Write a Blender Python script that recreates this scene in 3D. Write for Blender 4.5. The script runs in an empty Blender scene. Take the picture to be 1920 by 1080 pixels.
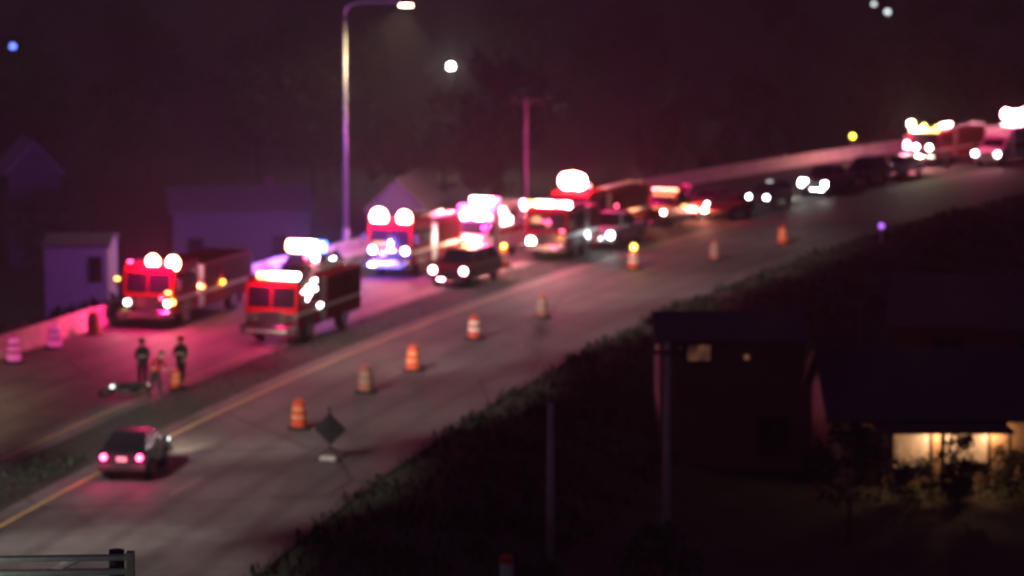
import bpy, bmesh, math, random
from mathutils import Vector, Matrix
random.seed(7)
S = bpy.context.scene
COL = S.collection
PI = math.pi
R_ = math.radians

# ------------------------------------------------------------------ camera, world, exposure
cam_d = bpy.data.cameras.new('camera')
cam = bpy.data.objects.new('camera', cam_d); COL.objects.link(cam)
cam.location = (0, 0, 18.0)
cam.rotation_euler = (R_(90 - 7.342), 0, 0)
cam_d.sensor_width = 36.0
cam_d.lens = 97.5
cam_d.clip_start = 0.5
cam_d.clip_end = 6000
cam_d.dof.use_dof = True                     # a long lens wide open, focused well short of the crash scene
cam_d.dof.focus_distance = 36.0
cam_d.dof.aperture_fstop = 0.88
S.camera = cam

W = bpy.data.worlds.new('World'); S.world = W; W.use_nodes = True
nt = W.node_tree; bg = nt.nodes['Background']
sky = nt.nodes.new('ShaderNodeTexSky'); sky.sky_type = 'NISHITA'; sky.sun_disc = False
sky.sun_elevation = R_(-4.0); sky.sun_rotation = R_(200)
glow = nt.nodes.new('ShaderNodeMix'); glow.data_type = 'RGBA'; glow.blend_type = 'ADD'
glow.inputs[0].default_value = 1.0
glow.inputs[6].default_value = (0.21, 0.062, 0.30, 1)        # town glow on a night sky
nt.links.new(sky.outputs[0], glow.inputs[7])
nt.links.new(glow.outputs[2], bg.inputs[0])
bg.inputs[1].default_value = 0.095
S.view_settings.view_transform = 'Standard'; S.view_settings.look = 'None'
S.view_settings.exposure = 0.0; S.view_settings.gamma = 1.0
S.view_settings.use_curve_mapping = False
S.cycles.max_bounces = 4; S.cycles.diffuse_bounces = 1; S.cycles.glossy_bounces = 2
S.cycles.transmission_bounces = 2; S.cycles.volume_bounces = 0; S.cycles.transparent_max_bounces = 4
S.cycles.sample_clamp_indirect = 1.5
S.cycles.use_denoising = True
S.cycles.caustics_reflective = False; S.cycles.caustics_refractive = False

# ------------------------------------------------------------------ materials
MATS = {}
def mat(name, col, rough=0.6, metal=0.0, var=0.25, scale=6.0, bump=0.0, coat=0.0, obj=True, spec=0.5):
    if name in MATS: return MATS[name]
    m = bpy.data.materials.new(name); m.use_nodes = True
    n = m.node_tree.nodes; l = m.node_tree.links; b = n['Principled BSDF']
    b.inputs['Roughness'].default_value = rough; b.inputs['Metallic'].default_value = metal
    b.inputs['Coat Weight'].default_value = coat
    b.inputs['Specular IOR Level'].default_value = spec
    tc = n.new('ShaderNodeTexCoord'); no = n.new('ShaderNodeTexNoise')
    no.inputs['Scale'].default_value = scale; no.inputs['Detail'].default_value = 6; no.inputs['Roughness'].default_value = .65
    l.new(tc.outputs['Object'], no.inputs['Vector'])
    mx = n.new('ShaderNodeMix'); mx.data_type = 'RGBA'
    c1 = [max(0, c * (1 - var)) for c in col]; c2 = [min(1, c * (1 + var)) for c in col]
    mx.inputs[6].default_value = (*c1, 1); mx.inputs[7].default_value = (*c2, 1)
    rm = n.new('ShaderNodeMapRange'); rm.inputs[1].default_value = .3; rm.inputs[2].default_value = .7
    l.new(no.outputs['Fac'], rm.inputs[0]); l.new(rm.outputs[0], mx.inputs[0]); l.new(mx.outputs[2], b.inputs['Base Color'])
    if bump:
        bp = n.new('ShaderNodeBump'); bp.inputs['Strength'].default_value = bump; bp.inputs['Distance'].default_value = .03
        l.new(no.outputs['Fac'], bp.inputs['Height']); l.new(bp.outputs[0], b.inputs['Normal'])
    MATS[name] = m
    return m
def glowmat(name, col, strength):
    if name in MATS: return MATS[name]
    m = bpy.data.materials.new(name); m.use_nodes = True
    b = m.node_tree.nodes['Principled BSDF']
    b.inputs['Base Color'].default_value = (.6, .6, .6, 1)
    b.inputs['Emission Color'].default_value = (*col, 1); b.inputs['Emission Strength'].default_value = strength
    m.cycles.emission_sampling = 'NONE'
    MATS[name] = m
    return m
def roadmat(name, col, seed):
    m = bpy.data.materials.new(name); m.use_nodes = True
    n = m.node_tree.nodes; l = m.node_tree.links; b = n['Principled BSDF']
    b.inputs['Roughness'].default_value = .72
    tc = n.new('ShaderNodeTexCoord')
    def noise(sc, det):
        o = n.new('ShaderNodeTexNoise'); o.inputs['Scale'].default_value = sc; o.inputs['Detail'].default_value = det
        l.new(tc.outputs['Object'], o.inputs['Vector']); return o
    big = noise(.22 + seed * .03, 5); mid = noise(1.7, 6); fine = noise(40, 3)
    def ramp(o, a, bb, lo, hi):
        r = n.new('ShaderNodeMapRange'); r.inputs[1].default_value = a; r.inputs[2].default_value = bb
        r.inputs[3].default_value = lo; r.inputs[4].default_value = hi; l.new(o.outputs['Fac'], r.inputs[0]); return r
    r1 = ramp(big, .35, .65, .78, 1.2); r2 = ramp(mid, .3, .7, .85, 1.15); r3 = ramp(fine, .3, .7, .75, 1.25)
    def mul(a, c):
        k = n.new('ShaderNodeMath'); k.operation = 'MULTIPLY'; l.new(a, k.inputs[0]); l.new(c, k.inputs[1]); return k.outputs[0]
    f = mul(mul(r1.outputs[0], r2.outputs[0]), r3.outputs[0])
    sub = n.new('ShaderNodeVectorMath'); sub.operation = 'SUBTRACT'; sub.inputs[1].default_value = (330, 15, 0); l.new(tc.outputs['Object'], sub.inputs[0])
    ln = n.new('ShaderNodeVectorMath'); ln.operation = 'LENGTH'; l.new(sub.outputs[0], ln.inputs[0])
    wv = n.new('ShaderNodeMath'); wv.operation = 'SINE'; ml = n.new('ShaderNodeMath'); ml.operation = 'MULTIPLY'; ml.inputs[1].default_value = 2 * PI / 1.83
    l.new(ln.outputs['Value'], ml.inputs[0]); l.new(ml.outputs[0], wv.inputs[0])
    wr = n.new('ShaderNodeMapRange'); wr.inputs[1].default_value = .2; wr.inputs[2].default_value = 1; wr.inputs[3].default_value = 1.08; wr.inputs[4].default_value = .80; l.new(wv.outputs[0], wr.inputs[0])
    f = mul(f, wr.outputs[0])
    vo = n.new('ShaderNodeTexVoronoi'); vo.feature = 'DISTANCE_TO_EDGE'; vo.inputs['Scale'].default_value = .11
    ds = n.new('ShaderNodeMix'); ds.data_type = 'VECTOR'; ds.inputs[0].default_value = .12; l.new(tc.outputs['Object'], ds.inputs[4]); l.new(mid.outputs['Color'], ds.inputs[5]); 
    l.new(ds.outputs[1], vo.inputs['Vector'])
    vr = n.new('ShaderNodeMapRange'); vr.inputs[1].default_value = .004; vr.inputs[2].default_value = .012; vr.inputs[3].default_value = .45; vr.inputs[4].default_value = 1; l.new(vo.outputs['Distance'], vr.inputs[0])
    f = mul(f, vr.outputs[0])
    vp = n.new('ShaderNodeTexVoronoi'); vp.inputs['Scale'].default_value = .13; l.new(tc.outputs['Object'], vp.inputs['Vector'])
    sx = n.new('ShaderNodeSeparateColor'); l.new(vp.outputs['Color'], sx.inputs[0])
    pr = n.new('ShaderNodeMapRange'); pr.inputs[1].default_value = 0; pr.inputs[2].default_value = 1; pr.inputs[3].default_value = .80; pr.inputs[4].default_value = 1.15; l.new(sx.outputs[0], pr.inputs[0])
    f = mul(f, pr.outputs[0])
    vm = n.new('ShaderNodeVectorMath'); vm.operation = 'SCALE'; vm.inputs[0].default_value = col; l.new(f, vm.inputs['Scale'])
    l.new(vm.outputs[0], b.inputs['Base Color'])
    bp = n.new('ShaderNodeBump'); bp.inputs['Strength'].default_value = .4; bp.inputs['Distance'].default_value = .01
    l.new(fine.outputs['Fac'], bp.inputs['Height']); l.new(bp.outputs[0], b.inputs['Normal'])
    return m

M_red = mat('red paint', (.26, .010, .014), .65, var=.15, spec=.03)
M_reddoor = mat('red shutter', (.12, .009, .012), .7, var=.1, spec=.02)
M_white = mat('white paint', (.72, .72, .7), .3, var=.06, coat=.4)
M_black = mat('black paint', (.018, .018, .022), .22, coat=.5)
M_dark = mat('dark trim', (.015, .015, .016), .55)
M_grey = mat('grey paint', (.22, .23, .24), .3, metal=.3, coat=.5)
M_silver = mat('silver paint', (.48, .48, .5), .32, metal=.5, coat=.3)
M_navy = mat('dark blue paint', (.02, .03, .09), .22, coat=.6)
M_teal = mat('dark teal paint', (.02, .07, .08), .22, coat=.6)
M_maroon = mat('maroon paint', (.09, .009, .014), .35, spec=.35)
M_chrome = mat('chrome', (.8, .8, .8), .16, metal=1.0, var=.05)
M_alum = mat('aluminium', (.6, .6, .6), .35, metal=.9, var=.1)
M_glass = mat('dark glass', (.01, .012, .014), .06, var=.05, spec=.7)
M_rubber = mat('rubber', (.012, .012, .012), .8)
M_tape = mat('reflective tape', (.8, .78, .7), .3, var=.05)
M_steel = mat('galvanised steel', (.42, .43, .42), .45, metal=.6, var=.15)
M_conc = mat('concrete', (.56, .54, .50), .85, var=.22, scale=1.6, bump=.4)
M_dullo = mat('faded dirty orange plastic', (.34, .11, .08), .6, var=.25)
M_orange = mat('orange plastic', (.62, .075, .03), .5, var=.12)
M_wood = mat('weathered timber', (.12, .09, .07), .85, var=.3, scale=9)
M_roof = mat('asphalt shingle', (.10, .095, .10), .9, var=.3, scale=5, bump=.5)
M_roofp = mat('grey metal roof', (.13, .125, .15), .7, var=.12, scale=2)
M_wallp = mat('pale siding', (.46, .44, .46), .75, var=.1, scale=2)
M_wallt = mat('tan siding', (.42, .30, .20), .75, var=.14, scale=2)
M_brick = mat('dull brick', (.16, .08, .06), .85, var=.3, scale=8)
M_bark = mat('bark', (.07, .05, .04), .9, var=.3, scale=8, bump=.5)
M_leaf = mat('leaves', (.045, .065, .028), .65, var=.5, scale=1.3)
M_leaf2 = mat('dark leaves', (.032, .05, .026), .65, var=.5, scale=1.3)
M_weed = mat('weeds', (.015, .0155, .010), .8, var=.45, scale=.8)
M_grass = mat('grass', (.045, .055, .026), .9, var=.45, scale=.7, bump=.6)
M_dirt = mat('sandbag', (.5, .48, .42), .8)
M_skin = mat('skin', (.42, .25, .18), .5)
M_coatd = mat('dark turnout coat', (.03, .028, .032), .8)
M_coatr = mat('red jacket', (.34, .015, .03), .7)
M_pants = mat('dark trousers', (.02, .021, .028), .8)
M_boot = mat('boots', (.012, .012, .012), .5)
M_yel = mat('worn yellow road paint', (.38, .25, .10), .7, var=.4, scale=3)
M_wht = mat('worn white road paint', (.17, .165, .15), .7, var=.4, scale=3)

RED = (1, .010, .19); MAG = (1, .05, .30); WARM = (1, .84, .6); WHITE = (1, .95, .88); COOL = (.86, .95, 1); AMB = (1, .40, .03); BLUE = (.10, .12, 1); SOD = (1, .74, .44); YEL = (1, .72, .04)
G_red = glowmat('red lamp', (1, .10, .24), 34); G_white = glowmat('white lamp', WHITE, 24); G_amber = glowmat('amber lamp', AMB, 6)
G_blue = glowmat('blue lamp', (.07, .22, 1), 9); G_yel = glowmat('yellow lamp', (1, .68, .06), 5); G_tail = glowmat('tail lamp', (1, .05, .14), 14)
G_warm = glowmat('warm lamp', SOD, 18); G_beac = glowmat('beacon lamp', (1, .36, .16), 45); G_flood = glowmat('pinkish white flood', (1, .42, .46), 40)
G_win = glowmat('lit window', (1, .46, .17), .17); G_wdim = glowmat('dimly lit window', (1, .40, .12), .08); G_dim = glowmat('dim lamp', (1, .4, .18), .18); G_purp = glowmat('violet lamp', (.5, .15, 1), 2.0)
G_bluefar = glowmat('far blue lamp', (.12, .2, 1), 5); G_farw = glowmat('far white lamp', (.85, 1, 1), 2.2)
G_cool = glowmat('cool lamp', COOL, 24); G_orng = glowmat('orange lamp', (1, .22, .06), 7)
for gm in (G_win, G_wdim):
    n_ = gm.node_tree.nodes; l_ = gm.node_tree.links; b_ = n_['Principled BSDF']; st_ = b_.inputs['Emission Strength'].default_value
    tc_ = n_.new('ShaderNodeTexCoord'); mp_ = n_.new('ShaderNodeMapping'); mp_.inputs['Scale'].default_value = (2.2, 1, 1.1); no_ = n_.new('ShaderNodeTexNoise'); no_.inputs['Scale'].default_value = 1.6; no_.inputs['Detail'].default_value = 3
    rg_ = n_.new('ShaderNodeMapRange'); rg_.inputs[1].default_value = .38; rg_.inputs[2].default_value = .62; rg_.inputs[3].default_value = st_ * .12; rg_.inputs[4].default_value = st_ * 1.3
    l_.new(tc_.outputs['Object'], mp_.inputs[0]); l_.new(mp_.outputs[0], no_.inputs['Vector']); l_.new(no_.outputs['Fac'], rg_.inputs[0]); l_.new(rg_.outputs[0], b_.inputs['Emission Strength'])
LAMPCOL = {G_red: RED, G_white: WHITE, G_amber: AMB, G_blue: BLUE, G_yel: YEL, G_tail: RED, G_warm: SOD, G_flood: (1, .16, .26), G_cool: COOL, G_orng: (1, .25, .08)}

# ------------------------------------------------------------------ mesh helpers
class MB:
    def __init__(s): s.v = []; s.f = []; s.mi = []; s.cur = 0
    def add(s, vs, fs):
        o = len(s.v); s.v += [tuple(v) for v in vs]; s.f += [tuple(i + o for i in f) for f in fs]; s.mi += [s.cur] * len(fs); return s
    def box(s, c, d, tx=1.0, ty=1.0):
        x, y, z = c; a, b, h = d[0] / 2, d[1] / 2, d[2] / 2
        vs = [(x - a, y - b, z - h), (x + a, y - b, z - h), (x + a, y + b, z - h), (x - a, y + b, z - h),
              (x - a * tx, y - b * ty, z + h), (x + a * tx, y - b * ty, z + h), (x + a * tx, y + b * ty, z + h), (x - a * tx, y + b * ty, z + h)]
        return s.add(vs, [(3, 2, 1, 0), (4, 5, 6, 7), (0, 1, 5, 4), (1, 2, 6, 5), (2, 3, 7, 6), (3, 0, 4, 7)])
    def prism(s, prof, x0, x1, inset=0.0):          # profile in (y,z), extruded along x
        n = len(prof); vs = [(x0, y, z) for y, z in prof] + [(x1, y, z) for y, z in prof]
        fs = [tuple(range(n)), tuple(range(2 * n - 1, n - 1, -1))]
        fs += [(i, n + i, n + (i + 1) % n, (i + 1) % n) for i in range(n)]
        return s.add(vs, fs)
    def hull8(s, lo, hi):                            # two quads, each 4 points
        return s.add(list(lo) + list(hi), [(3, 2, 1, 0), (4, 5, 6, 7), (0, 1, 5, 4), (1, 2, 6, 5), (2, 3, 7, 6), (3, 0, 4, 7)])
    def cyl(s, p0, p1, r0, r1=None, n=12, cap=True):
        r1 = r0 if r1 is None else r1
        p0, p1 = Vector(p0), Vector(p1); d = (p1 - p0).normalized()
        u = d.orthogonal().normalized(); w = d.cross(u)
        vs = []
        for p, r in ((p0, r0), (p1, r1)):
            for i in range(n):
                a = 2 * PI * i / n; vs.append(p + (u * math.cos(a) + w * math.sin(a)) * r)
        fs = [(i, (i + 1) % n, n + (i + 1) % n, n + i) for i in range(n)]
        if cap: fs += [tuple(range(n - 1, -1, -1)), tuple(range(n, 2 * n))]
        return s.add(vs, fs)
    def tube(s, pts, r, n=8):
        for a, b in zip(pts[:-1], pts[1:]): s.cyl(a, b, r, r, n)
        return s
    def lathe(s, prof, c=(0, 0, 0), n=14):           # (radius, z) from the bottom up
        vs = []; fs = []
        for r, z in prof:
            for i in range(n):
                a = 2 * PI * i / n; vs.append((c[0] + r * math.cos(a), c[1] + r * math.sin(a), c[2] + z))
        m = len(prof)
        for k in range(m - 1):
            fs += [(k * n + i, k * n + (i + 1) % n, (k + 1) * n + (i + 1) % n, (k + 1) * n + i) for i in range(n)]
        fs += [tuple(range(n - 1, -1, -1)), tuple(range((m - 1) * n, m * n))]
        return s.add(vs, fs)
    def ball(s, c, r, n=8, sq=1.0):
        return s.lathe([(r * math.sin(PI * k / n) * 1.0 + .0005, -r * sq * math.cos(PI * k / n)) for k in range(n + 1)], c, n + 2)
    def build(s, name, mats, parent=None, bevel=0.0, smooth=False, loc=None, rot=None):
        me = bpy.data.meshes.new(name); me.from_pydata(s.v, [], s.f)
        if not isinstance(mats, (list, tuple)): mats = [mats]
        for m in mats: me.materials.append(m)
        if len(mats) > 1: me.polygons.foreach_set('material_index', s.mi)
        bm = bmesh.new(); bm.from_mesh(me)
        bmesh.ops.recalc_face_normals(bm, faces=bm.faces)
        if bevel:
            es = [e for e in bm.edges if len(e.link_faces) == 2 and e.calc_face_angle(0) > .5]
            bmesh.ops.bevel(bm, geom=es, offset=bevel, segments=2, affect='EDGES', profile=.6, clamp_overlap=True)
        bm.to_mesh(me); bm.free()
        if smooth: me.polygons.foreach_set('use_smooth', [True] * len(me.polygons))
        o = bpy.data.objects.new(name, me); COL.objects.link(o)
        if parent: o.parent = parent
        if loc: o.location = loc
        if rot: o.rotation_euler = rot
        return o
def box(c, d, tx=1, ty=1): return MB().box(c, d, tx, ty)
def tag(o, label=None, cat=None, group=None, kind=None):
    if label: o['label'] = label
    if cat: o['category'] = cat
    if group: o['group'] = group
    if kind: o['kind'] = kind
    return o
def thing(name, label, cat, loc=(0, 0, 0), rz=0.0, group=None):
    o = bpy.data.objects.new(name, None); COL.objects.link(o); o.empty_display_size = .3
    o.location = loc; o.rotation_euler = (0, 0, rz)
    return tag(o, label, cat, group)
def copy_tree(o, parent=None):
    c = o.copy(); COL.objects.link(c)
    if parent: c.parent = parent; c.matrix_parent_inverse = o.matrix_parent_inverse.copy()
    for ch in list(o.children): copy_tree(ch, c)
    return c

# ------------------------------------------------------------------ the bend of the highway: all lanes are arcs round one centre
CX, CY = 330.0, 15.0
def pt(phi, r, z=0.0):
    a = R_(phi); return (CX - r * math.cos(a), CY + r * math.sin(a), z)
def sheet(name, r0, r1, p0, p1, z, m, step=.5, parent=None, z1=None):
    n = max(2, int((p1 - p0) / step)); vs = []; fs = []
    for i in range(n + 1):
        p = p0 + (p1 - p0) * i / n
        vs += [pt(p, r0, z), pt(p, r1, z if z1 is None else z1)]
    fs = [(2 * i, 2 * i + 1, 2 * i + 3, 2 * i + 2) for i in range(n)]
    b = MB(); b.add(vs, fs); o = b.build(name, m, parent)
    return o

# terrain: one sheet, polar grid round the bend's centre
def lerp(a, b, t): return a + (b - a) * max(0, min(1, t))
def sm(t): t = max(0, min(1, t)); return t * t * (3 - 2 * t)
def height(x, y):
    r = math.hypot(x - CX, y - CY)
    n = .5 * math.sin(x * .05 + 1) * math.sin(y * .043) + .3 * math.sin(x * .13 + y * .11)
    if r < 340.6: z = lerp(-.06, -2.6, sm((340.6 - r) / 8)) + n * .35 * sm((338 - r) / 12)
    elif r <= 368.5: z = -.06
    else: z = lerp(-.06, -8.6, sm((r - 368.5) / 22)) + n * .6 * sm((r - 380) / 20)
    if y > 330 and r > 420:
        z += sm((y - 330) / 420) * 30 + 4 * sm((y - 380) / 200) * math.sin(x * .012 + 2)
    return z
def terrain():
    rs = [0, 60, 120, 180, 230, 270, 300, 315, 322, 327, 331, 334, 336, 337.5, 339, 340.6, 341.5, 355, 368.5, 370, 372, 374, 377, 380, 384, 388, 392, 397, 405, 415, 430, 450, 475, 500, 530, 560, 600, 640, 690, 750, 820, 900, 1000, 1150, 1350, 1600]
    n = 360; vs = []; fs = []
    for r in rs:
        for i in range(n):
            a = 2 * PI * i / n; x = CX - max(r, .1) * math.cos(a); y = CY + max(r, .1) * math.sin(a); vs.append((x, y, height(x, y)))
    for k in range(len(rs) - 1):
        fs += [(k * n + i, k * n + (i + 1) % n, (k + 1) * n + (i + 1) % n, (k + 1) * n + i) for i in range(n)]
    b = MB(); b.add(vs, fs); o = b.build('ground', M_grass, None, smooth=True); tag(o, kind='structure'); return o
terrain()
PH0, PH1 = -14, 78
M_road = roadmat('worn asphalt', (.088, .082, .076), 0)
M_road2 = roadmat('grey asphalt', (.105, .10, .098), 1)
M_med = mat('rough median grass', (.018, .021, .012), .95, var=.5, scale=1.2, bump=.8)
road_n = sheet('road', 342.7, 353.0, PH0, PH1, 0.0, M_road); tag(road_n, kind='structure')
road_f = sheet('road', 355.6, 368.2, PH0, PH1, 0.0, M_road2); tag(road_f, kind='structure')
med = sheet('median', 353.0, 355.6, PH0, PH1, -.004, M_med); tag(med, kind='structure')
sheet('yellow_edge_line', 352.12, 352.30, PH0, PH1, .004, M_yel, parent=road_n)
sheet('yellow_edge_line', 356.25, 356.40, PH0, PH1, .004, M_yel, parent=road_f)
sheet('white_edge_line', 364.6, 364.74, PH0, PH1, .004, M_wht, parent=road_f)
p = 0.0
while p < 44:
    sheet('lane_dash', 348.55, 348.68, p, p + .5, .004, M_wht, step=.25, parent=road_n)
    sheet('lane_dash', 360.3, 360.43, p + .9, p + 1.4, .004, M_wht, step=.25, parent=road_f)
    p += 2.0

# ------------------------------------------------------------------ lamps
def light(parent, loc, col, watts, spot=None, radius=.1, down=4, yaw=0.0):
    d = bpy.data.lights.new('lamp_light', 'SPOT' if spot else 'POINT')
    d.color = col; d.energy = watts; d.shadow_soft_size = radius
    o = bpy.data.objects.new('lamp_light', d); COL.objects.link(o); o.parent = parent; o.location = loc
    if spot: d.spot_size = R_(spot); d.spot_blend = .9; o.rotation_euler = (R_(-90 + down), 0, yaw)
    return o
PW = 1.0
def wm(m): return {'red lamp': .5, 'pinkish white flood': .2, 'white lamp': .28, 'cool lamp': .28, 'blue lamp': 1.0, 'yellow lamp': .6, 'amber lamp': 1.0, 'orange lamp': 1.0}.get(m.name, 1.0)
def lamp(par, name, c, d, m, watts=0, spot=None, housing=None, shape='box', fwd=.22):
    b = MB()
    if shape == 'round': b.cyl((c[0], c[1] + .05, c[2]), (c[0], c[1] - .04, c[2]), d, d * .85, 14)
    elif shape == 'dome': b.lathe([(d, -d * .8), (d, d * .3), (d * .7, d * .8), (.02, d)], c, 12)
    else: b.box(c, d)
    o = b.build(name, m, par, bevel=.02 if shape == 'box' else 0)
    if watts:
        light(par, (c[0], c[1] - fwd, c[2] + (.05 if not spot else 0)), LAMPCOL[m], watts * PW * wm(m) * (.6 if spot else 1), spot)
    return o

# ------------------------------------------------------------------ vehicle parts  (front at y = 0, facing -y, body along +y)
def wheel(par, x, y, r=.5, w=.3, dark=False):
    s = 1 if x > 0 else -1
    t = MB(); t.cyl((x - s * w, y, r), (x, y, r), r, r, 18); o = t.build('wheel', M_rubber, par, bevel=.03)
    h = MB(); h.cyl((x - s * .02, y, r), (x + s * .025, y, r), r * .6, r * .5, 14); h.cyl((x + s * .02, y, r), (x + s * .06, y, r), r * .18, r * .14, 8)
    h.build('rim', M_dark if dark else M_chrome, o)
    return o
def mirror(par, x, y, z, m=M_dark):
    s = 1 if x > 0 else -1
    a = MB(); a.tube([(x, y, z - .3), (x + s * .28, y - .12, z - .25), (x + s * .28, y - .12, z + .25), (x, y, z + .3)], .018, 6)
    o = a.build('mirror_arm', M_chrome, par)
    box((x + s * .30, y - .12, z), (.2, .1, .46)).build('mirror', m, o, bevel=.02)
    return o
def fire_engine(label, loc, rz, L=9.2, roof_m=None, paint=None, ladder=True, group='emergency vehicles on the closed carriageway', box_m=None, hs=1.0):
    pm = paint or M_red
    t = thing('fire_engine', label, 'fire engine', loc, rz, group)
    w = 1.24
    b = MB(); b.prism([(.02, .62), (.0, 1.55), (.14, 2.62), (.42, 2.86), (2.9, 2.86), (2.9, .62)], -w, w)
    cab = b.build('cab', pm, t, bevel=.07)
    b = MB(); b.prism([(.05, 2.66), (.16, 2.80), (.44, 2.93), (2.86, 2.93), (2.86, 2.66)], -w * .985, w * .985)
    b.build('cab_roof', roof_m or M_white, t, bevel=.04)
    # windscreen, two panes
    for s in (-1, 1):
        lo = [(s * .03, -.012, 1.62), (s * 1.12, .01, 1.62), (s * 1.10, .115, 2.52), (s * .03, .09, 2.52)]
        hi = [(a, y + .06, z) for a, y, z in lo]
        MB().hull8(lo, hi).build('windscreen', M_glass, t)
        for (y0, y1) in ((.45, 1.25), (1.65, 2.55)):
            q = box((s * (w + .006), (y0 + y1) / 2, 2.08), (.03, y1 - y0, .78)).build('side_window', M_glass, t, bevel=.01)
        for (y0, y1) in ((.38, 1.32), (1.58, 2.62)):
            dd = MB(); yc = (y0 + y1) / 2
            for zc, hh in ((.98, .02), (2.58, .02)): dd.box((s * (w + .004), yc, zc), (.02, y1 - y0, hh))
            for yy in (y0, y1): dd.box((s * (w + .004), yy, 1.78), (.02, .025, 1.6))
            do = dd.build('door', M_dark, t)
            box((s * (w + .03), y1 - .15, 1.5), (.04, .2, .05)).build('handle', M_chrome, do)
        mirror(t, s * 1.2, .25, 2.05)
        # stripe
        box((s * (w + .012), 1.45, 1.32), (.012, 2.8, .16)).build('reflective_stripe', M_tape, t)
        box((s * (w + .024), 3.55 + (L - 3.6) / 2, 1.32), (.014, L - 3.7, .16)).build('reflective_stripe', M_tape, t)
    box((0, -.04, 1.14), (1.2, .1, .66)).build('grille', M_chrome, t, bevel=.02)
    g = [c for c in t.children if c.name.startswith('grille')][0]
    for k in range(5): box((0, -.10, .90 + k * .12), (1.06, .03, .05)).build('grille_bar', M_dark, g)
    b = MB(); b.prism([(-.62, .5), (-.62, .84), (-.5, .9), (.06, .9), (.06, .5)], -1.25, 1.25); b.build('bumper', M_chrome, t, bevel=.03)
    box((0, -.632, .66), (1.9, .02, .12)).build('bumper_stripe', M_tape, t)
    for s in (-1, 1): box((s * .93, -.025, 1.18), (.56, .08, .40)).build('headlight_bezel', M_chrome, t, bevel=.02)
    # pump panel, body
    box((0, 3.25, 1.6), (2.44, .68, 2.0)).build('pump_panel', M_alum, t, bevel=.02)
    pp = [c for c in t.children if c.name.startswith('pump_panel')][0]
    for s in (-1, 1):
        for k in range(3):
            c = MB(); c.cyl((s * 1.2, 3.1 + .16 * k, 1.2 + .3 * k), (s * 1.27, 3.1 + .16 * k, 1.2 + .3 * k), .07, .07, 8); c.build('gauge', M_dark, pp)
    b = MB(); b.prism([(3.6, .62), (3.6, 2.66), (L, 2.66), (L, .62)], -w - .01, w + .01); body = b.build('body', box_m or pm, t, bevel=.05)
    nb = 3; wd = (L - 3.9) / nb
    for s in (-1, 1):
        for k in range(nb):
            yc = 3.75 + wd * (k + .5)
            rd = box((s * (w + .018), yc, 2.0), (.03, wd - .16, .95)).build('roller_door', M_reddoor, t, bevel=.008)
            for j in range(6): box((s * (w + .036), yc, 1.6 + j * .16), (.012, wd - .2, .03)).build('door_slat', M_reddoor, rd)
    for s in (-1, 1):
        wheel(t, s * 1.25, 1.42, .52); wheel(t, s * 1.25, L - 2.3, .52)
        b = MB(); b.prism([(.74, .62), (.86, 1.05), (1.15, 1.22), (1.7, 1.22), (1.98, 1.05), (2.1, .62)], s * w, s * (w + .02)); b.build('wheel_arch', M_dark, t)
    if ladder:
        ld = MB()
        for s in (-1, 1): ld.box((s * .35 + .5, (3.7 + L) / 2, 2.86), (.05, L - 3.9, .12))
        lo = ld.build('ladder', M_alum, t)
        for k in range(int((L - 4.2) / .36)): box((.5, 3.95 + k * .36, 2.86), (.66, .035, .035)).build('rung', M_alum, lo)
        box((-.62, (3.7 + L) / 2, 2.78), (1.0, L - 4.2, .2)).build('hose_cover', M_dark, t, bevel=.04)
    return t
def lightbar(t, x0, x1, y, z, segs, h=.16, d=.32):
    base = box(((x0 + x1) / 2, y, z - h / 2 - .04), (x1 - x0 + .06, d, .07)).build('light_bar', M_dark, t, bevel=.015)
    n = len(segs); w = (x1 - x0) / n
    for i, (m, wt) in enumerate(segs):
        c = (x0 + w * (i + .5), y, z)
        MB().cyl((c[0] - w / 2 + .02, c[1], c[2]), (c[0] + w / 2 - .02, c[1], c[2]), h / 2, h / 2, 12).build('light_lens', m, base, bevel=.03)
        if wt: light(t, (c[0], c[1] - d / 2 - .3, c[2] + .05), LAMPCOL[m], wt * PW * wm(m) * (1.3 if m is not G_blue else 1), None if m is G_blue else 168, .12, 8)
    return base
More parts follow.
